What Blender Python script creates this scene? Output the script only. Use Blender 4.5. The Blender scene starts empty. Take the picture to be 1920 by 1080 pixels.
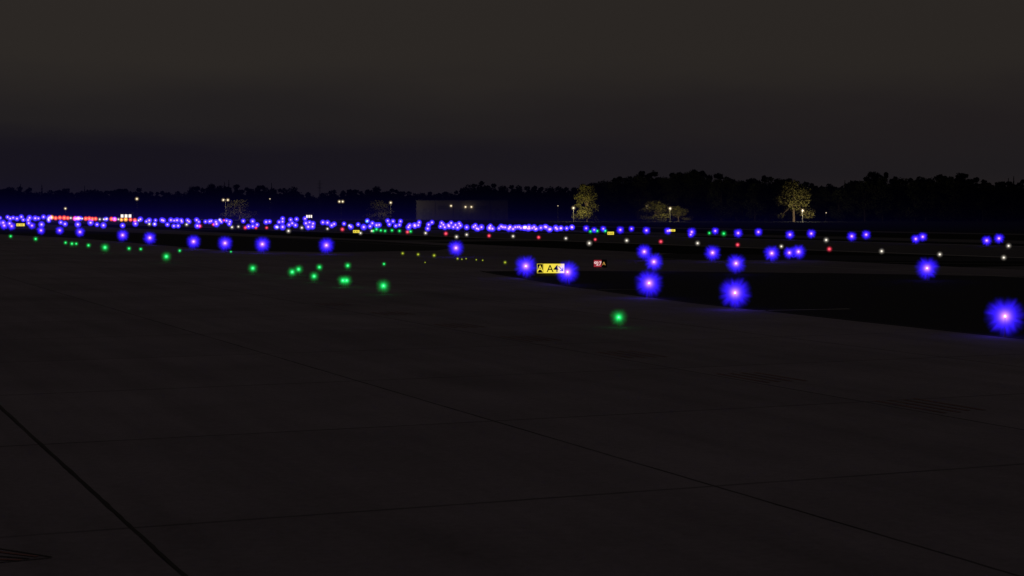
import bpy, bmesh, math, random
import numpy as np
from mathutils import Vector, Matrix
random.seed(7); rng=np.random.default_rng(7)
sc=bpy.context.scene; col=sc.collection
sc.view_settings.view_transform='Standard'; sc.view_settings.look='None'; sc.view_settings.exposure=0
H=3.5; F=3200.0; PITCH=math.atan(142/F)
# ---------------------------------------------------------------- survey helper (bearing + depression -> ground point)
def ground_at(px,py,z=0.0):
    u=(px-960)/F; v=(540-py)/F
    d=Vector((u, math.cos(PITCH)+v*math.sin(PITCH), -math.sin(PITCH)+v*math.cos(PITCH)))
    t=(z-H)/d.z
    return Vector((0,0,H))+d*t
def at_dist(px,D): return Vector(((px-960)/F*D, D, 0))
def top_z(py,D): return H+(398-py)/F*D
ANG=math.atan(1360/F)
TV=Vector((math.cos(ANG),math.sin(ANG),0)); SV=Vector((-math.sin(ANG),math.cos(ANG),0))
def st(s,t,z=0): return SV*s+TV*t+Vector((0,0,z))
# ---------------------------------------------------------------- node helpers
def new_mat(name):
    m=bpy.data.materials.new(name); m.use_nodes=True; m.node_tree.nodes.clear(); return m,m.node_tree
def N(nt,typ,**kw):
    n=nt.nodes.new(typ)
    for k,v in kw.items():
        if k=='inp':
            for i,val in v.items():
                if isinstance(val,bpy.types.NodeSocket): nt.links.new(val,n.inputs[i])
                else: n.inputs[i].default_value=val
        else: setattr(n,k,v)
    return n
def M(nt,op,a,b=0.0,c=None,clamp=False):
    d={0:a,1:b}
    if c is not None: d[2]=c
    return N(nt,'ShaderNodeMath',operation=op,use_clamp=clamp,inp=d).outputs[0]
def principled(name,color,rough=.8,noise=None,scale=5,spec=.2,metal=0):
    m,nt=new_mat(name)
    out=N(nt,'ShaderNodeOutputMaterial'); b=N(nt,'ShaderNodeBsdfPrincipled')
    b.inputs['Roughness'].default_value=rough; b.inputs['Specular IOR Level'].default_value=spec; b.inputs['Metallic'].default_value=metal
    n=N(nt,'ShaderNodeTexNoise',inp={'Scale':scale,'Detail':4.0})
    cr=N(nt,'ShaderNodeValToRGB',inp={0:n.outputs['Fac']})
    k=noise or .25
    cr.color_ramp.elements[0].position=.3; cr.color_ramp.elements[1].position=.7
    cr.color_ramp.elements[0].color=[c*(1-k) for c in color]+[1]; cr.color_ramp.elements[1].color=[c*(1+k) for c in color]+[1]
    nt.links.new(cr.outputs[0],b.inputs['Base Color']); nt.links.new(b.outputs[0],out.inputs[0]); return m
def emission(name,color,s):
    m,nt=new_mat(name)
    out=N(nt,'ShaderNodeOutputMaterial'); e=N(nt,'ShaderNodeEmission',inp={0:(*color,1),1:s}); nt.links.new(e.outputs[0],out.inputs[0]); 
    return m
ZC=0.92
def glow_mat(name,halo,core,A,B,p=1.2,q=9.0,spikes=.0):  # lens glow and starburst painted as an emissive volume around each lamp
    m,nt=new_mat(name); out=N(nt,'ShaderNodeOutputMaterial')
    tc=N(nt,'ShaderNodeTexCoord'); P=N(nt,'ShaderNodeVectorMath',operation='SUBTRACT',inp={0:tc.outputs['Object'],1:(0,0,ZC)}).outputs[0]
    r=N(nt,'ShaderNodeVectorMath',operation='LENGTH',inp={0:P}).outputs['Value']
    r0=r
    if spikes:
        d=N(nt,'ShaderNodeVectorMath',operation='NORMALIZE',inp={0:P}).outputs[0]
        n=N(nt,'ShaderNodeTexNoise',inp={'Vector':d,'Scale':3.6,'Detail':1.0}).outputs['Fac']
        r=M(nt,'MULTIPLY',r,M(nt,'ADD',1.05-spikes*.5,M(nt,'MULTIPLY',n,spikes)))
    f=M(nt,'SUBTRACT',1.0,r,clamp=True); f0=M(nt,'SUBTRACT',1.0,r0,clamp=True)
    a=M(nt,'MULTIPLY',M(nt,'POWER',f,p),A); b=M(nt,'MULTIPLY',M(nt,'POWER',f0,q),B)
    a=M(nt,'MULTIPLY',a,M(nt,'MULTIPLY',f0,4.0,clamp=True))
    ca=N(nt,'ShaderNodeVectorMath',operation='SCALE',inp={0:halo}); nt.links.new(a,ca.inputs['Scale'])
    cb=N(nt,'ShaderNodeVectorMath',operation='SCALE',inp={0:core}); nt.links.new(b,cb.inputs['Scale'])
    s=N(nt,'ShaderNodeVectorMath',operation='ADD',inp={0:ca.outputs[0],1:cb.outputs[0]}).outputs[0]
    oi=N(nt,'ShaderNodeObjectInfo')
    e=N(nt,'ShaderNodeEmission',inp={0:s,1:M(nt,'DIVIDE',oi.outputs['Alpha'],.3)})
    nt.links.new(e.outputs[0],out.inputs['Volume'])
    m.cycles.volume_step_rate=.5
    return m
# ---------------------------------------------------------------- mesh helpers
def obj_from(name,verts,faces,mats,mi=None,smooth=False):
    me=bpy.data.meshes.new(name); me.from_pydata([tuple(v) for v in verts],[],faces)
    for m in mats: me.materials.append(m)
    if mi: me.polygons.foreach_set('material_index',mi)
    if smooth: me.polygons.foreach_set('use_smooth',[True]*len(me.polygons))
    me.update(); o=bpy.data.objects.new(name,me); col.objects.link(o); return o
class B:
    def __init__(s): s.v=[];s.f=[];s.m=[]
    def bm(s,fn,mat,mtx=Matrix()):
        b=bmesh.new(); fn(b); o=len(s.v)
        b.verts.index_update()
        for v in b.verts: s.v.append(mtx@v.co)
        for f in b.faces: s.f.append([o+v.index for v in f.verts]); s.m.append(mat)
        b.free()
    def box(s,x0,x1,y0,y1,z0,z1,mat=0):
        s.bm(lambda b:bmesh.ops.create_cube(b,size=1),mat,Matrix.Translation(((x0+x1)/2,(y0+y1)/2,(z0+z1)/2))@Matrix.Diagonal((x1-x0,y1-y0,z1-z0,1)))
    def cyl(s,r1,r2,z0,z1,mat=0,x=0,y=0,n=12):
        s.bm(lambda b:bmesh.ops.create_cone(b,cap_ends=True,segments=n,radius1=r1,radius2=r2,depth=z1-z0),mat,Matrix.Translation((x,y,(z0+z1)/2)))
    def ico(s,r,c,mat=0,sub=2,sz=1):
        s.bm(lambda b:bmesh.ops.create_icosphere(b,subdivisions=sub,radius=r),mat,Matrix.Translation(c)@Matrix.Diagonal((1,1,sz,1)))
    def mesh(s,name,mats,smooth=False):
        me=bpy.data.meshes.new(name); me.from_pydata([tuple(v) for v in s.v],[],s.f)
        for m in mats: me.materials.append(m)
        me.polygons.foreach_set('material_index',s.m)
        if smooth: me.polygons.foreach_set('use_smooth',[True]*len(me.polygons))
        me.update(); return me
    def obj(s,name,mats,smooth=False):
        o=bpy.data.objects.new(name,s.mesh(name,mats,smooth)); col.objects.link(o); return o
def empty(name,loc=(0,0,0)):
    o=bpy.data.objects.new(name,None); o.location=loc; o.empty_display_size=.3; col.objects.link(o); return o
def tag(o,label,cat,group=None):
    o['label']=label; o['category']=cat
    if group: o['group']=group
def structure(o): o['kind']='structure'
# ---------------------------------------------------------------- world
w=bpy.data.worlds.new("World"); sc.world=w; w.use_nodes=True; nt=w.node_tree; nt.nodes.clear()
out=N(nt,'ShaderNodeOutputWorld'); bg=N(nt,'ShaderNodeBackground')
tc=N(nt,'ShaderNodeTexCoord'); sp=N(nt,'ShaderNodeSeparateXYZ',inp={0:tc.outputs['Generated']})
def s2l(c): return [((x/255+.055)/1.055)**2.4 if x>10 else x/255/12.92 for x in c]
def ramp(stops):
    cl=N(nt,'ShaderNodeTexNoise',inp={'Vector':N(nt,'ShaderNodeVectorMath',operation='MULTIPLY',inp={0:tc.outputs['Generated'],1:(3,3,14)}).outputs[0],'Scale':2.5,'Detail':5.0,'Roughness':.5})
    z=M(nt,'ADD',M(nt,'MULTIPLY',sp.outputs[2],4.0),M(nt,'MULTIPLY',M(nt,'SUBTRACT',cl.outputs['Fac'],.5),.12))
    r=N(nt,'ShaderNodeValToRGB',inp={0:z}); e=r.color_ramp.elements
    r.color_ramp.interpolation='EASE'
    while len(e)<len(stops): e.new(.5)
    for i,(p,c) in enumerate(stops): e[i].position=p*4; e[i].color=s2l(c)+[1]
    return r.outputs[0]
L=ramp([(0,(23,20,27)),(.03,(23,20,28)),(.053,(33,30,31)),(.095,(43,39,36)),(.25,(48,44,42))])
R=ramp([(0,(38,33,33)),(.025,(30,27,29)),(.048,(32,28,29)),(.095,(41,37,34)),(.25,(48,44,42))])
mx=N(nt,'ShaderNodeMix',data_type='RGBA'); nt.links.new(M(nt,'ADD',M(nt,'MULTIPLY',sp.outputs[0],2.2),.45,clamp=True),mx.inputs[0])
nt.links.new(L,mx.inputs[6]); nt.links.new(R,mx.inputs[7]); nt.links.new(mx.outputs[2],bg.inputs[0]); bg.inputs[1].default_value=1.0
sky=N(nt,'ShaderNodeTexSky',sky_type='NISHITA',sun_disc=False,sun_elevation=math.radians(-6),sun_rotation=math.radians(150))
bg2=N(nt,'ShaderNodeBackground',inp={0:sky.outputs[0],1:.0004})
ad=N(nt,'ShaderNodeAddShader',inp={0:bg.outputs[0],1:bg2.outputs[0]}); nt.links.new(ad.outputs[0],out.inputs[0])
# faint moon added as soft fill to lift the ground, source unseen
sl=bpy.data.lights.new('fill_sun','SUN'); sl.energy=.012; sl.angle=math.radians(20); sl.color=(1,.93,.97); so=bpy.data.objects.new('fill_sun',sl); so.rotation_euler=(math.radians(40),0,math.radians(150)); col.objects.link(so)
# ---------------------------------------------------------------- camera
cd=bpy.data.cameras.new('camera'); cam=bpy.data.objects.new('camera',cd); col.objects.link(cam); sc.camera=cam
cd.sensor_width=36; cd.lens=36*F/1920; cd.clip_end=20000; cd.clip_start=.1
cam.location=(0,0,H); cam.rotation_euler=(math.radians(90)-PITCH,0,0)
# ---------------------------------------------------------------- ground materials
SL=7.4
tl2=ground_at(1340,912).dot(TV); sl2=ground_at(1340,912).dot(SV)
m_conc,nt=new_mat('concrete_slabs')
out=N(nt,'ShaderNodeOutputMaterial'); b=N(nt,'ShaderNodeBsdfPrincipled',inp={'Roughness':.9,'Specular IOR Level':.12})
g=N(nt,'ShaderNodeNewGeometry').outputs['Position']
t_=N(nt,'ShaderNodeVectorMath',operation='DOT_PRODUCT',inp={0:g,1:TV}).outputs['Value']; s_=N(nt,'ShaderNodeVectorMath',operation='DOT_PRODUCT',inp={0:g,1:SV}).outputs['Value']
nj=N(nt,'ShaderNodeTexNoise',inp={'Vector':g,'Scale':1.3,'Detail':3.0}).outputs['Fac']
njb=N(nt,'ShaderNodeTexNoise',inp={'Vector':g,'Scale':.45,'Detail':2.0}).outputs['Fac']
wob=M(nt,'MULTIPLY',M(nt,'SUBTRACT',nj,.5),.04)
def joint(c,o,hw):
    q=M(nt,'DIVIDE',M(nt,'ADD',M(nt,'SUBTRACT',c,o),wob),SL)
    d=M(nt,'MULTIPLY',M(nt,'ABSOLUTE',M(nt,'SUBTRACT',q,M(nt,'ROUND',q))),SL)
    return M(nt,'DIVIDE',M(nt,'SUBTRACT',hw,d),.012,clamp=True),M(nt,'FLOOR',q)
j1,f1=joint(t_,tl2,.032); j2,f2=joint(s_,sl2,.05)
jj=M(nt,'MULTIPLY',M(nt,'MAXIMUM',j1,M(nt,'MULTIPLY',j2,.62)),M(nt,'ADD',.25,M(nt,'MULTIPLY',njb,1.3)),clamp=True)
wn=N(nt,'ShaderNodeTexWhiteNoise',noise_dimensions='3D',inp={0:N(nt,'ShaderNodeCombineXYZ',inp={0:f1,1:f2}).outputs[0]}).outputs['Value']
big=N(nt,'ShaderNodeTexNoise',inp={'Vector':g,'Scale':.12,'Detail':6.0,'Roughness':.65}).outputs['Fac']
streak=N(nt,'ShaderNodeTexNoise',inp={'Vector':N(nt,'ShaderNodeCombineXYZ',inp={0:M(nt,'MULTIPLY',t_,1.2),1:M(nt,'MULTIPLY',s_,.08)}).outputs[0],'Scale':1.0,'Detail':5.0}).outputs['Fac']
fine=N(nt,'ShaderNodeTexNoise',inp={'Vector':g,'Scale':7.0,'Detail':6.0,'Roughness':.75}).outputs['Fac']
v=M(nt,'ADD',-.15,M(nt,'MULTIPLY',wn,.14)); v=M(nt,'ADD',v,M(nt,'MULTIPLY',big,1.0)); v=M(nt,'ADD',v,M(nt,'MULTIPLY',streak,.6)); v=M(nt,'ADD',v,M(nt,'MULTIPLY',fine,.7))
v=M(nt,'MULTIPLY',v,M(nt,'SUBTRACT',1.0,M(nt,'MULTIPLY',jj,.8),clamp=True))
# pavement beyond the apron is darker
far=M(nt,'DIVIDE',M(nt,'SUBTRACT',t_,36.0),18.0,clamp=True)
v=M(nt,'MULTIPLY',v,M(nt,'SUBTRACT',1.0,M(nt,'MULTIPLY',far,.35)))
c=N(nt,'ShaderNodeVectorMath',operation='SCALE',inp={0:(.208,.182,.212)}); nt.links.new(v,c.inputs['Scale'])
nt.links.new(c.outputs[0],b.inputs['Base Color']); 
bp=N(nt,'ShaderNodeBump',inp={'Strength':.3,'Distance':.02,'Height':fine}); nt.links.new(bp.outputs[0],b.inputs['Normal'])
nt.links.new(b.outputs[0],out.inputs[0])
m_grass=principled('mown_grass',(.028,.03,.028),1,.4,.8,0.0)
m_asph=principled('asphalt',(.085,.08,.09),.92,.25,.3,.1)
m_dasph=principled('grass_island',(.03,.029,.036),.95,.5,.12,.05)
m_mark=principled('worn_white_paint',(.34,.33,.31),.8,.3,2)
m_red=principled('worn_red_paint',(.27,.13,.12),.8,.3,3)
m_seal=principled('joint_sealant',(.04,.037,.037),.8,.4,1)
# ---------------------------------------------------------------- ground
g_=obj_from('ground',[(-4000,-300,0),(4000,-300,0),(4000,6000,0),(-4000,6000,0)],[(0,1,2,3)],[m_grass]); structure(g_)
def strip(name,t0,t1,mat,z,s0=-200,s1=1100):
    o=obj_from(name,[st(s0,t0,z),st(s0,t1,z),st(s1,t1,z),st(s1,t0,z)],[(0,1,2,3)],[mat]); structure(o); return o
def poly(name,px,mat,z):
    o=obj_from(name,[ground_at(x,y)+Vector((0,0,z)) for x,y in px],[tuple(range(len(px)))],[mat]); structure(o); return o
strip('apron',-300,69,m_conc,.004)
strip('runway',86,118,m_asph,.004)
strip('taxiway',126,140,m_asph,.004)
strip('taxiway',175,185,m_asph,.004)
for s0 in (75,190,330,520):
    o=obj_from('taxiway',[st(s0,69.0,.004),st(s0+14,69,.004),st(s0+14,86,.004),st(s0,86,.004)],[(0,1,2,3)],[m_asph]); structure(o)
    o=obj_from('taxiway',[st(s0+30,118,.004),st(s0+44,118,.004),st(s0+44,126,.004),st(s0+30,126,.004)],[(0,1,2,3)],[m_asph]); structure(o)
isl=[(900,509),(930,515),(960,519.5),(1050,535),(1150,549),(1300,569),(1420,582),(1600,602),(1920,637),(2300,678),(2300,532),(1920,519),(1600,513),(1300,509.5),(1050,508)]
poly('grass_island',isl,m_dasph,.008)
poly('grass_island',[(1190,487),(2300,492),(2300,489),(1920,484),(1500,478),(1250,476)][::-1],m_dasph,.008)
poly('grass_island',[(-300,424),(150,447),(420,470),(620,473),(820,470),(860,462),(700,452),(300,438),(0,428),(-300,420)],m_dasph,.008)
def line(pts,wd,mat,z,name='painted_line'):
    P=[ground_at(*p) for p in pts]; vs=[];fs=[]
    for i,p in enumerate(P):
        d=(P[min(i+1,len(P)-1)]-P[max(i-1,0)]).normalized(); n=Vector((-d.y,d.x,0))
        k=wd*(.5+random.uniform(-.08,.08)); vs+=[p-n*k+Vector((0,0,z)),p+n*k+Vector((0,0,z))]
    for i in range(len(P)-1): fs.append((2*i,2*i+1,2*i+3,2*i+2))
    o=obj_from(name,vs,fs,[mat]); structure(o); return o
line([(900,507.5),(930,513.5),(960,518),(1050,533.5),(1150,547.5),(1300,567.5),(1420,580.7),(1600,600.5),(1920,635.5),(2300,676)],.10,m_asph,.013)
line([(1405,583.2),(1500,581.4),(1593,579.6)],.26,m_mark,.012)
line([(1090,543.5),(1190,543)],.2,m_mark,.012)
line([(1190,487),(1500,490),(1920,496),(2300,501)],.2,m_mark,.012)
for t in (87.5,116.5): strip('painted_line',t-.4,t+.4,m_mark,.009,-100,1000)
strip('painted_line',60.9,61.1,m_mark,.012,-100,700)
pts=[]; a=Vector((0,762)); bq=Vector((345,1080))
for i in range(-8,60):
    k=i/40; p=a.lerp(bq,k); pts.append((p.x+random.uniform(-1,1)*(0.6+abs(k)),p.y))
line(pts,.05,m_seal,.0085,'sealed_pavement_joint')
def mark(cx,cy,Lx=2.2,W=.9,n=4):
    c=ground_at(cx,cy); bb=B(); R3=Matrix.Translation(c)@Matrix((( SV.x,TV.x,0,0),(SV.y,TV.y,0,0),(0,0,1,0),(0,0,0,1)))
    for i in range(n):
        y=-W/2+W*i/(n-1); x0=-Lx/2+random.uniform(0,.15); x1=Lx/2-random.uniform(0,.15)
        o=len(bb.v); bb.v+=[R3@Vector(q) for q in((x0,y-.025,.012),(x0,y+.025,.012),(x1,y+.025,.012),(x1,y-.025,.012))]; bb.f.append([o,o+3,o+2,o+1]); bb.m.append(0)
        bb.v+=[R3@Vector(q) for q in((x0,y+.034,.012),(x0,y+.06,.012),(x1,y+.06,.012),(x1,y+.034,.012))]; bb.f.append([o+4,o+7,o+6,o+5]); bb.m.append(1)
    o=bb.obj('painted_stripes',[m_red,m_seal]); structure(o)
for x,y in((1740,761),(1425,708),(1182,665),(995,635),(860,611),(735,588),(625,571)): mark(x,y)
for a,b_,wd,mt in(((-60,1021),(97,1046),.03,m_seal),((-60,1029),(70,1045),.05,m_red),((-60,1040),(55,1049),.04,m_seal),((-60,1049),(40,1051.5),.06,m_red),((-60,1062),(97,1047),.03,m_seal)):
    line([a,b_],wd,mt,.012,'painted_stripe')
# ---------------------------------------------------------------- airfield lights
m_body=principled('lamp_body',(.3,.22,.05),.6)
SPEC={}
def make_kind(k,halo,core,A,B_,lensr,lcol,ls,p=1.2,q=9,spikes=.0):
    SPEC[k]=dict(glow=glow_mat(k+'_glow',halo,core,A,B_,p,q,spikes),lens=emission(k+'_lens',lcol,ls),r=lensr)
make_kind('blue',(.028,.008,1.0),(1,.38,1),4.4,7,.055,(1,.65,1),2,1.8,9,1.9)
make_kind('violet',(.04,.02,1.0),(1,.45,1),3.8,5,.10,(1,.68,1),1.7,1.2,7)
make_kind('green',(.0,.32,.04),(.02,1,.2),1.1,7,.09,(.15,1,.35),1.5,1.7,7,1.6)
make_kind('lime',(.12,.16,.0),(.6,.7,.05),.7,4,.16,(.5,.55,.05),1,1.5,6)
make_kind('white',(.33,.3,.26),(1,.9,.75),.8,6,.14,(1,.92,.75),1.3,1.7,7)
make_kind('red',(.5,.015,.05),(1,.08,.12),1.0,6,.14,(1,.13,.17),1.1,1.6,5)
make_kind('rose',(.9,.06,.03),(1,.25,.1),2.6,4,.2,(1,.32,.12),1.3,1.1,5)
make_kind('orange',(.9,.3,.02),(1,.5,.1),2.4,4,.2,(1,.62,.2),1.3,1.1,5)
make_kind('warm',(.35,.25,.12),(1,.85,.55),.8,7,.09,(1,.86,.58),2,1.7,6)
for k,s in SPEC.items():
    r=s['r']; mats=[m_body,s['lens'],s['glow']]
    bb=B(); bb.cyl(.022,.018,.02,ZC-r*.9,0,n=8); bb.cyl(.09,.08,0,.03,0,n=12); bb.cyl(.05,.05,ZC-r*1.25,ZC-r*.85,0,n=10); s['stem']=bb.mesh('stem',[m_body],False)
    bb=B(); bb.ico(r,(0,0,ZC),0,2,1.15); bb.cyl(r*.5,r*.35,ZC+r*.9,ZC+r*1.2,0,n=8); s['lensm']=bb.mesh('lens',[s['lens']],True)
    bb=B(); bb.ico(1,(0,0,ZC),0,3); s['glowm']=bb.mesh('glow',[s['glow']])
    bb=B(); bb.cyl(.022,.018,.0,ZC-r*.9,0,n=6); bb.ico(r,(0,0,ZC),1,2); bb.ico(1,(0,0,ZC),2,3); s['all']=bb.mesh('airfield_light',mats)
def place(kind,px,py,rp,name,label,cat,group,parts=False):
    g0=ground_at(px,py+rp*ZC); R=rp*g0.y/F
    s=SPEC[kind]; al=.3/max(R,.08)
    if parts:
        e=empty(name,g0); e.scale=(R,)*3; e.rotation_euler=(0,0,random.uniform(0,6.28)); tag(e,label,cat,group)
        for pn,mk in(('stem','stem'),('lens','lensm'),('glow','glowm')):
            c=bpy.data.objects.new(pn,s[mk]); c.parent=e; c.color=(1,1,1,al); col.objects.link(c)
    else:
        o=bpy.data.objects.new(name,s['all']); o.location=g0; o.scale=(R,)*3; o.rotation_euler=(0,0,random.uniform(0,6.28)); o.color=(1,1,1,al); tag(o,label,cat,group); col.objects.link(o)
BL=('taxiway_edge_light','glowing blue taxiway edge light on a short stem','airfield light','blue taxiway edge lights')
for x,y,r in [(1884,593,42),(1378,549,35),(1217,531,31),(1738,503,25),(1380,494,22),(1064,510,26),(986,499,25),(1226,491,21),(1208,472,18),(1336,474,18.5),(1447,475,18.5),(1480,474,14),(1497,472,17),(855,465,18.5),(612,460,18.5),(492,458,18.5),(422,456,17.5),(363,453,16.5),(281,446,15),(230,441,14),(150,435,11.5)]:
    place('blue',x,y,r,*BL,parts=True)
for x,y,r in [(112,432,10),(77,432,10),(22,424,10),(8,423,10),(60,423,9),(1850,451,12),(1873,447,12),(1717,448,11),(1730,444,11),(1597,443,11.5),(1624,440,11),(1481,440,11),(1521,438,11),(1422,435,10),(1384,437,11),(1297,435,11),(1295,440,7.5),(1341,433,9),(1252,433,9),(1212,432,9.5),(1184,429,7.5),(1163,431,9.5),(1131,429,7.5),(1114,431,7.5),(1099,428,8)]:
    place('blue',x,y,r,*BL)
VL=('taxiway_edge_light','distant violet-blue airfield light beside the pavement','airfield light','blue taxiway edge lights')
nv=[0]
def vio(x,y,r):
    if nv[0]<250: place('violet',x,y,r*1.22,*VL); nv[0]+=1
x=-10
while x<1075:
    f=x/1075; vio(x,418+f*11+random.uniform(-3,2.5),random.uniform(4.8,6.6)); x+=random.choice([8,12,24,36])
x=-20
while x<1085:
    f=x/1085; y=406.5+f*21+random.uniform(-1.5,1.5)
    if not (95<x<262 and random.random()<.5): vio(x,y,random.uniform(4.4,5.8))
    x+=random.choice([7,9,13,19,27])*(.8+.3*f)
x=0
while x<420:
    if not 95<x<262: vio(x,410+x*.012+random.uniform(-1.5,3),random.uniform(4,5.2))
    x+=random.uniform(9,20)
for x in np.arange(875,1080,10): vio(x+random.uniform(-3,3),428+random.uniform(-3,2),random.uniform(4.5,6.2))
for x,y in[(530,410),(545,412),(556,411),(572,410),(689,414),(727,414),(737,415),(751,415),(786,417),(810,417),(828,418),(846,418),(861,419)]: vio(x,y,5)
GL=('taxiway_centreline_light','small glowing green light set in the taxiway','airfield light','green taxiway centreline lights')
for x,y,r in[(20,443,6),(67,448,7),(123,455,6),(135,457,7),(143,457,6),(166,460,7),(197,464,12),(242,466,7),(264,467,6),(312,481,13),(337,470,6),(474,503,13),(548,510,13),(560,505,12),(589,518,13),(599,501,10),(643,526,14),(650,526,14),(652,498,10),(719,536,18),(720,495,6),(1160,595,21),(1330,437,6),(1357,438,8),(706,430,7),(714,432,6),(722,433,6),(735,432,6),(749,433,6),(688,415,5),(1107,434,6),(1120,433,6),(1135,433,6),(700,433,6),(433,472,4),(770,434,6)]:
    place('green',x,y,r,*GL,parts=r>=11)
for x,y,r in[(755,475,5.5),(784,477,5.5),(814,479,6),(858,485,4.5),(947,492,5.5),(797,492,2.5),(866,486,3),(874,485,3),(893,487,3),(905,488,3),(985,426,5)]:
    place('lime',x,y,r,'taxiway_centreline_light','small dim yellow-green light set in the taxiway','airfield light','green taxiway centreline lights')
for x,y,r in[(91,411,6),(280,420,6),(290,420,5),(350,421,6),(435,426,6),(447,425,5),(520,426,6),(541,433,7),(566,427,6),(676,437,6),(697,433,5),(798,437,6),(856,444,6.5),(875,440,6),(962,443,6),(1061,447,6),(1105,456,8),(1175,451,7),(1308,456,7),(1465,462,6.5),(1549,450,7.5),(1653,471,7.5),(1762,477,7.5),(1882,483,7.5),(1891,461,7.5),(614,429,5),(412,412,5),(655,423,5)]:
    place('white',x,y,r,'runway_edge_light','small white runway edge light on a short stem','airfield light','white runway edge lights')
for x,y,r in[(375,424,6),(400,421,5),(460,427,6),(500,427,5),(642,430,6.5),(764,435,6),(836,438,6.5),(917,442,6),(1010,445,6),(1116,449,5),(1239,453,6.5),(1383,459,6.5),(1555,467,7.5),(480,427,5),(420,413,4)]:
    place('red',x,y,r,'runway_guard_light','small red airfield light on a short stem','airfield light','red runway lights')
x=97
while x<262:
    place(random.choice(['rose','rose','rose','orange','white']),x,408+(x-97)*.028+random.uniform(-.6,.8),random.uniform(4.6,5.8),'runway_guard_light','red-orange airfield light in a close row','airfield light','red runway lights'); x+=random.uniform(5.5,9)
# ---------------------------------------------------------------- signs
m_yel=emission('sign_yellow',(.95,.76,.07),.98); m_blk=principled('sign_black',(.01,.01,.01),.7)
m_case=principled('sign_casing',(.05,.05,.05),.6); m_rd=emission('sign_red',(.36,.03,.045),.85); m_wh=emission('sign_white',(1,.72,.72),.95); m_or=emission('sign_amber',(.85,.45,.1),.6)
def text_obj(txt,size,mat,bold=.004,name='lettering'):
    cu=bpy.data.curves.new(name,'FONT'); cu.body=txt; cu.size=size; cu.align_x='CENTER'; cu.align_y='CENTER'; cu.extrude=.004; cu.offset=size*bold
    o=bpy.data.objects.new(name+'_src',cu); col.objects.link(o); dg=bpy.context.evaluated_depsgraph_get(); dg.update()
    me=bpy.data.meshes.new_from_object(o.evaluated_get(dg)); bpy.data.objects.remove(o); me.materials.clear(); me.materials.append(mat)
    xs=[v.co.x for v in me.vertices]; ys=[v.co.y for v in me.vertices]; cx=(min(xs)+max(xs))/2; cy=(min(ys)+max(ys))/2
    for v in me.vertices: v.co.x-=cx; v.co.y-=cy
    t=bpy.data.objects.new(name,me); t.rotation_euler=(math.radians(90),0,0); col.objects.link(t); return t
def sign(px0,px1,py0,py1,label,cells,texts,arrow=None,leg=2,bold=.004):
    base=ground_at((px0+px1)/2,py1+leg); D=base.y; W=(px1-px0)/F*D; z0=top_z(py1,D); z1=top_z(py0,D); hh=z1-z0
    e=empty('taxiway_sign',base); e.rotation_euler=(0,0,-math.atan2(base.x,base.y)*.5); tag(e,label,'sign')
    bb=B(); bb.box(-W/2-.03,W/2+.03,.01,.16,z0-.03,z1+.03); c=bb.obj('casing',[m_case]); c.parent=e
    bb=B()
    for lx in(-W*.38,W*.38): bb.cyl(.03,.03,0,max(z0-.03,.02),x=lx,y=.08); bb.cyl(.08,.07,0,.015,x=lx,y=.08)
    c=bb.obj('mounting_leg',[m_case]); c.parent=e
    for a,b_,m in cells:
        bb=B(); bb.box(-W/2+W*a,-W/2+W*b_,-.012,.008,z0,z1); c=bb.obj('sign_panel',[m]); c.parent=e
    for t,fx,sz,m in texts:
        c=text_obj(t,hh*sz,m,bold); c.parent=e; c.location=(-W/2+W*fx,-.02,(z0+z1)/2)
    if arrow:
        fx=-W/2+W*arrow; s=hh*.27; cz=(z0+z1)/2
        P=[(-1,.8),(-.8,1),(.7,-.5),(.7,.3),(1,.3),(1,-1),(-.3,-1),(-.3,-.7),(.5,-.7)]
        c=obj_from('arrow',[(fx+x*s,-.02,cz+y*s) for x,y in P],[tuple(range(9))[::-1]],[m_blk]); c.parent=e
    return e,W,z0,z1
e,W,z0,z1=sign(1007,1058,494.5,512,'illuminated yellow taxiway sign with A and A4 arrow',[(0,.225,m_blk),(.235,1,m_yel)],[('A',.1125,.92,m_yel),('A4',.565,1.08,m_blk)],arrow=.87,bold=.006)
bb=B(); hh=z1-z0
for a,b_,c0,c1 in((.0,.014,.0,1),(.211,.225,.0,1),(.0145,.2105,.0,.04),(.0145,.2105,.96,1)): bb.box(-W/2+W*a,-W/2+W*b_,-.018,-.0125,z0+hh*c0,z0+hh*c1)
c=bb.obj('panel_border',[m_yel]); c.parent=e
sign(1113,1137,487.5,500.5,'small illuminated red and black holding position sign',[(.02,.62,m_rd),(.63,.98,m_blk)],[('9',.14,.8,m_wh),('27',.41,.8,m_wh),('A',.8,.7,m_or)],bold=.01)
for a,b_,c0,c1 in((1139,1151,434.5,440),(1254,1266,430,434),(662,674,431.5,436.5),(31,46,419,424),(981,988,424,428)):
    sign(a,b_,c0,c1,'small distant yellow airfield sign with black lettering',[(0,1,m_yel)],[('A',.2,.8,m_blk),('A3',.62,.8,m_blk)],leg=1)
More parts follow.
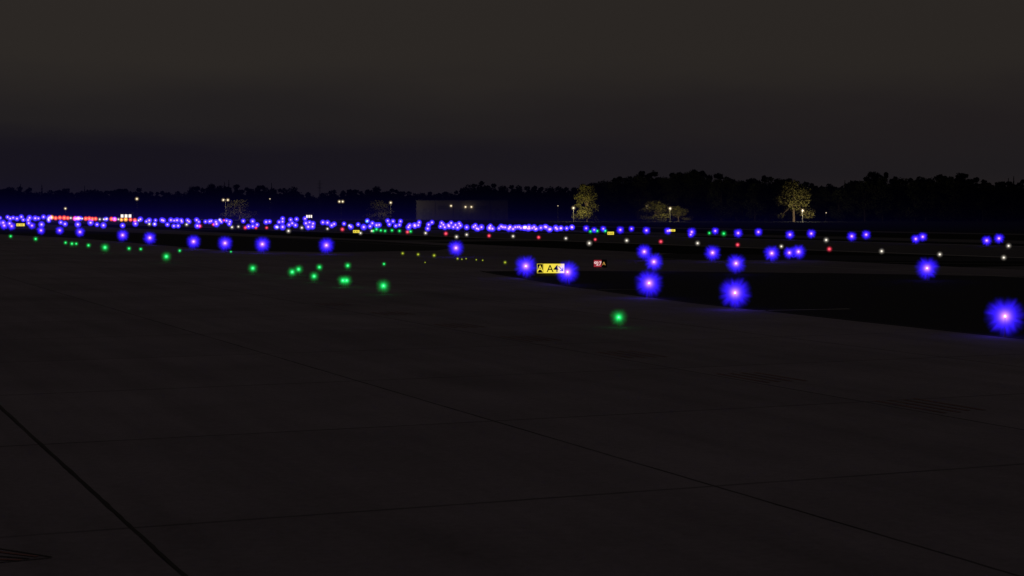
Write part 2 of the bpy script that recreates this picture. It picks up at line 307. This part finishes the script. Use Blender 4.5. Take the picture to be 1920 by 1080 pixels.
# ---------------------------------------------------------------- trees
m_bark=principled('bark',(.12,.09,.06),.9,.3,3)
m_unlit_bark=principled('unlit_bark',(.02,.016,.012),.95,.3,3)  # bark colour darkened to keep these trunks out of the lamplight
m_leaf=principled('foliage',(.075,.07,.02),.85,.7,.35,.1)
m_unlit_leaf=principled('unlit_foliage',(.03,.034,.014),.95,.5,.25,.05)  # leaf colour darkened, shade of the unlit trees painted in
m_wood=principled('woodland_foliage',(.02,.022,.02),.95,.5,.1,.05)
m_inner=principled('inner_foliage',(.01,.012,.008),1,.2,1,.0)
def quads(c,n,size,rng):
    k=len(c); a=rng.normal(size=(k,3)); a/=np.linalg.norm(a,axis=1)[:,None]; b_=rng.normal(size=(k,3)); b_-=(a*b_).sum(1)[:,None]*a; b_/=np.linalg.norm(b_,axis=1)[:,None]
    s=(size*rng.uniform(.5,1.3,k))[:,None]; a*=s; b_*=s*.7
    v=np.stack([c-a,c-b_*.8,c+a,c+b_],1).reshape(-1,3); f=np.arange(4*k).reshape(-1,4); return v,f
def crown_pts(rng,n,rad,z0,z1,nb,conifer=False,bushy=False):
    if conifer:
        z=rng.beta(1,1.5,n); th=rng.uniform(0,2*np.pi,n); r=rad*(1-z)**.9*(.75+.25*np.sin(z*55))*np.sqrt(rng.uniform(.3,1,n))
        return np.stack([r*np.cos(th),r*np.sin(th),z0+(z1-z0)*z],1),[]
    bl=[]
    for i in range(nb):
        q=rng.uniform(0,1); a=rng.uniform(0,6.28); env=math.sin(math.pi*min(.93,max(.12,q*.85+.1)))**.6
        if bushy: env=(1-q)**.45
        d=rad*.78*env*math.sqrt(rng.uniform(.1,1)); br=rad*rng.uniform(.2,.42)
        bl.append((d*math.cos(a),d*math.sin(a),z0+br*.7+(z1-z0-1.7*br)*q,br))
    bl.append((rng.uniform(-.2,.2)*rad,0,z1-rad*.36,rad*.36))
    pts=[]
    w_=np.array([b_[3]**2 for b_ in bl]); w_/=w_.sum()
    for b_,k in zip(bl,rng.multinomial(n,w_)):
        d=rng.normal(size=(k,3)); d/=np.linalg.norm(d,axis=1)[:,None]; r=b_[3]*rng.uniform(.5,1.2,k)[:,None]; pts.append(np.array(b_[:3])+d*r*[1,1,.8])
    return np.concatenate(pts),bl
def tree_meshes(seed,rad,hgt,n,conifer=False,leaf=.3,low=.22,lm=None,bk=None,nb=16,bushy=False):
    r=np.random.default_rng(seed); rr=random.Random(seed)
    pts,bl=crown_pts(r,n,rad,hgt*low,hgt,nb,conifer,bushy); v,f=quads(pts,4,leaf,r)
    me=bpy.data.meshes.new('crown'); me.from_pydata(v.tolist(),[],f.tolist()); me.materials.append(lm or m_unlit_leaf); me.update()
    bb=B()
    def limb(p,q,r0,r1):
        d=Vector(q)-Vector(p); L_=d.length; mt=Matrix.Translation((Vector(p)+Vector(q))/2)@d.to_track_quat('Z','Y').to_matrix().to_4x4()
        bb.bm(lambda x:bmesh.ops.create_cone(x,cap_ends=True,segments=8,radius1=r0,radius2=r1,depth=L_),0,mt)
    limb((0,0,0),(0.1,0,hgt*.35),hgt*.024,hgt*.017); limb((.1,0,hgt*.34),(0,.1,hgt*(.95 if conifer else .7)),hgt*.017,hgt*.005)
    for b_ in bl[:11]: limb((.05,0,hgt*rr.uniform(.22,.5)),b_[:3],hgt*.009,hgt*.003)
    return me,bb.mesh('trunk',[bk or m_unlit_bark])
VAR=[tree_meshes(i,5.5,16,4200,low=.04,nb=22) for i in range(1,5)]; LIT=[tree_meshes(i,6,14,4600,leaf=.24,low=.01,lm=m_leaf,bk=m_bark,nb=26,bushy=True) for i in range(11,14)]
CON=[tree_meshes(21,2.2,16,1500,True),tree_meshes(22,1.8,16,1300,True)]
def tree(px,D,topy,wpx,var,label,refh,refr,name='tree',group=None):
    b0=at_dist(px,D); z=top_z(topy,D); R=wpx/2/F*D
    e=empty(name,b0); e.rotation_euler=(0,0,random.uniform(0,6.28)); e.scale=(R/refr,R/refr,z/refh); tag(e,label,'tree',group)
    for nm,me in(('crown',var[0]),('trunk',var[1])):
        c=bpy.data.objects.new(nm,me); c.parent=e; col.objects.link(c)
XP=[-300,-150,0,40,80,130,170,210,250,300,340,370,430,470,500,540,570,600,640,690,730,770,800,850,870,900,930,980,1040,1080,1110,1150,1190,1215,1240,1265,1300,1350,1390,1430,1480,1520,1580,1600,1640,1670,1700,1740,1800,1830,1870,1920,2100,2300]
YP=[350,352,352,353,356,354,358,354,354,358,357,346,346,351,345,349,358,364,355,351,355,363,363,361,350,342,347,351,353,349,343,334,326,320,329,318,320,326,339,333,332,346,349,339,322,329,334,329,327,335,344,341,335,345]
def prof(x): return float(np.interp(x,XP,YP))
def dist(x): return float(np.interp(x,[0,1050,1150,1920],[1000,860,690,650]))
r=np.random.default_rng(5); VV=[];FF=[];off=0; inner=B()
x=-300
while x<2300:
    D=dist(x)+r.uniform(15,70); z=top_z(prof(x)+r.uniform(-4,7),D); wp=r.uniform(18,42)
    R_=wp/2/F*D; c0=at_dist(x,D)
    p,_=crown_pts(r,1300,R_,.5,z,12); v,f=quads(p+np.array(c0),4,.5,r); VV.append(v);FF.append(f+off);off+=len(v)
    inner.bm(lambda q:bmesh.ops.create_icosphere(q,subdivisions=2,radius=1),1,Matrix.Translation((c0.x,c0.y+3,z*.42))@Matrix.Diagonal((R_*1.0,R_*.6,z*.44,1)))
    x+=r.uniform(7,13)
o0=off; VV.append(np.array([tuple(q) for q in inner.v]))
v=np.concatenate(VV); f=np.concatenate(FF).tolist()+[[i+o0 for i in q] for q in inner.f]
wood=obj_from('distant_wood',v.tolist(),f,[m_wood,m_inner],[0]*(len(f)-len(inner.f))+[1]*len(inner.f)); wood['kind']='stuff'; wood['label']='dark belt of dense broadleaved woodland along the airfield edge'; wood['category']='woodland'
x=1105; i=0
while x<1990:
    tree(x,dist(x)-random.uniform(0,18),prof(x)+random.uniform(-2,10),random.uniform(44,70),VAR[i%4],'dark broadleaved tree at the edge of the wood',16,5.5,group='trees along the wood edge'); i+=1; x+=random.uniform(20,34)
for x,y,w_ in((1583,338,10),(1889,334,11),(1899,330,10),(40,345,9),(80,346,8),(430,337,9),(422,341,8),(510,343,8),(1205,322,9),(1870,340,9),(160,348,7)):
    tree(x,dist(x)+4,y,w_,CON[i%2],'narrow dark conifer standing above the wood',16,2.0,'conifer_tree'); i+=1
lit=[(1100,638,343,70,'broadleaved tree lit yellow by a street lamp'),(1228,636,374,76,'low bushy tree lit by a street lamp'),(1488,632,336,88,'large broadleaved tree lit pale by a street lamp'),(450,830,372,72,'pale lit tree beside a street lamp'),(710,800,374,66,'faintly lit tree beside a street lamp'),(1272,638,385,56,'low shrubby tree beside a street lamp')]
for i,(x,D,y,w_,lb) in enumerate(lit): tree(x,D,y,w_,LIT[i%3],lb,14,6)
# ---------------------------------------------------------------- street lamps
m_pole=principled('dark_steel_pole',(.03,.03,.03),.8)
def street_lamp(px,py,D,heads,power,r_px=5,off=0,dx=0,dy=-3.5,colr=(1,.84,.45)):
    z=top_z(py,D); b0=at_dist(px,D); e=empty('street_lamp',b0); tag(e,'tall street lamp with %s warm glowing head%s on a grey pole'%(('two','s') if heads>1 else ('one','')),'street lamp','street lamps by the wood')
    R=r_px/F*D; s=SPEC['warm']
    bb=B(); bb.cyl(.10,.05,0,z+.15); bb.cyl(.25,.22,0,.1)
    if heads>1: bb.box(-.95*off,.95*off,-.04,.04,z+.15,z+.22)
    else: bb.box(-.03,.03,-.7,-.06,z+.05,z+.1)
    c=bb.obj('pole',[m_pole]); c.parent=e
    for hx in ([-off,off] if heads>1 else [0]):
        bb=B(); bb.box(hx-.18,hx+.18,-.75,-.25,z+.16,z+.26); c=bb.obj('lamp_head',[m_pole]); c.parent=e
        for k in('glow','lens'):
            c=bpy.data.objects.new(k,s[k+'m' if k=='lens' else 'glowm']); c.parent=e; c.scale=(R,)*3; c.location=(hx,-.5,z-ZC*R); c.color=(1,1,1,.3/R); col.objects.link(c)
    if power:
        l=bpy.data.lights.new('lamp_light','POINT'); l.energy=power; l.color=colr; l.shadow_soft_size=.25
        o=bpy.data.objects.new('lamp_light',l); o.location=(dx,dy,z-.2); o.parent=e; col.objects.link(o)
for a in[(258,373,900,1,300,5.5),(424,375,820,2,5500,5.0,1.1),(640,378,820,2,300,5.0,.8),(733,380,790,1,3500,5),(124,391,900,1,150,4.5),(507,373,850,1,100,2.5),(1075,390,630,1,6500,6,0,1,-2.0),(1256,391,628,1,4500,6,0,0,-2.0),(1504,395,622,1,7000,6,0,0,-2.0),(1212,386,640,1,100,2.5),(1046,386,660,1,30,2),(1548,399,640,1,60,2.2)]:
    street_lamp(*a,colr=(1,.86,.34) if a[0] in(1075,1256) else (1,.84,.55))
# ---------------------------------------------------------------- buildings
m_wall=principled('corrugated_wall',(.085,.08,.08),.85,.1,.4,.05); m_roof=principled('roof_sheet',(.05,.05,.055),.8); m_door=principled('roller_door',(.07,.07,.072),.7); m_win=emission('lit_window',(1,.9,.8),1.2); m_dark=principled('dark_glass',(.05,.05,.05),.5)
def hangar(px0,px1,topy,D,label,lampx,win=False,name='hangar'):
    b0=at_dist((px0+px1)/2,D); W=(px1-px0)/F*D; z=top_z(topy,D); e=empty(name,b0); tag(e,label,'building')
    dp=min(24,W*.6)
    bb=B(); bb.box(-W/2,W/2,0,dp,0,z)
    n=max(3,int(W/8))
    for i in range(n+1): xx=-W/2+W*i/n; bb.box(xx-.12,xx+.12,-.15,-.003,0,z-.2)
    c=bb.obj('wall',[m_wall]); c.parent=e
    bb=B(); bb.box(-W/2-.3,W/2+.3,-.3,dp+.3,z+.003,z+.35); bb.box(-W/2,W/2,dp*.4,dp*.6,z+.353,z+.7); c=bb.obj('roof',[m_roof]); c.parent=e
    for i in range(n):
        xx=-W/2+W*(i+.5)/n; dw=W/n*.34
        if win: bb=B(); bb.box(xx-dw,xx+dw,-.06,-.003,z*.35,z*.8); c=bb.obj('window',[m_win])
        elif i%2==0: bb=B(); bb.box(xx-dw,xx+dw,-.08,-.003,0.01,z*.6); [bb.box(xx-dw,xx+dw,-.11,-.081,z*.6*k/6,z*.6*k/6+.06) for k in range(1,6)]; c=bb.obj('door',[m_door])
        else: bb=B(); bb.box(xx-dw,xx+dw,-.06,-.003,z*.55,z*.75); c=bb.obj('window',[m_dark])
        c.parent=e
    for lx,ly,pw in lampx:
        X=(lx-(px0+px1)/2)/F*D; Z=top_z(ly,D); R=4.6/F*D; s=SPEC['warm']
        bb=B(); bb.box(X-.25,X+.25,-.7,-.16,Z+.25,Z+.4); c=bb.obj('wall_lamp',[m_pole]); c.parent=e
        for k,nm in(('glowm','glow'),('lensm','lens')):
            c2=bpy.data.objects.new(nm,s[k]); c2.parent=c; c2.scale=(R,)*3; c2.location=(X,-.6-R*.3,Z-ZC*R); c2.color=(1,1,1,.3/R); col.objects.link(c2)
        l=bpy.data.lights.new('lamp_light','POINT'); l.energy=pw; l.color=(1,.8,.5); l.shadow_soft_size=.2; o=bpy.data.objects.new('lamp_light',l); o.location=(X,-1.5,Z); o.parent=c; col.objects.link(o)
hangar(781,952,377,800,'long low grey hangar with wall lamps by the wood',[(873,388,25),(884,388,25),(846,386,3)])
hangar(226,248,399.5,780,'small white airfield building with brightly lit windows',[],True,'airfield_building')
hangar(574,586,401,790,'tiny brightly lit airfield hut',[],True,'airfield_building')
D=930; b0=at_dist(600,D); z=top_z(338,D); bb=B()
for k in range(3):
    a=k*2.094; bb.bm(lambda q:bmesh.ops.create_cone(q,cap_ends=True,segments=6,radius1=.09,radius2=.06,depth=z),0,Matrix.Translation((math.cos(a)*.5,math.sin(a)*.5,z/2)))
for k in range(int(z/1.5)): bb.box(-.5,.5,-.04,.04,k*1.5,k*1.5+.08)
for k in(.8,.9): bb.box(-1.6,1.6,-.05,.05,z*k,z*k+.12)
o=bb.obj('radio_mast',[m_pole]); o.location=b0; tag(o,'thin lattice radio mast rising above the trees','mast')
# ---------------------------------------------------------------- low haze painted as faint blue emission, not lit by the lamps
m,nt=new_mat('blue_emissive_haze'); out=N(nt,'ShaderNodeOutputMaterial'); g=N(nt,'ShaderNodeNewGeometry').outputs['Position']; sp=N(nt,'ShaderNodeSeparateXYZ',inp={0:g})
ez=M(nt,'EXPONENT',M(nt,'MULTIPLY',sp.outputs[2],-1/3.6)); fx=M(nt,'SUBTRACT',1.0,M(nt,'DIVIDE',M(nt,'ADD',sp.outputs[0],260),420.0),clamp=True)
s=M(nt,'MULTIPLY',M(nt,'MULTIPLY',ez,M(nt,'ADD',M(nt,'POWER',fx,1.6),.01)),2.4e-4)
e=N(nt,'ShaderNodeEmission',inp={0:(.07,.04,1,1),1:s}); nt.links.new(e.outputs[0],out.inputs['Volume'])
bb=B(); bb.box(-420,420,260,830,.03,24); o=bb.obj('haze_glow',[m]); structure(o); m.cycles.volume_step_rate=.5
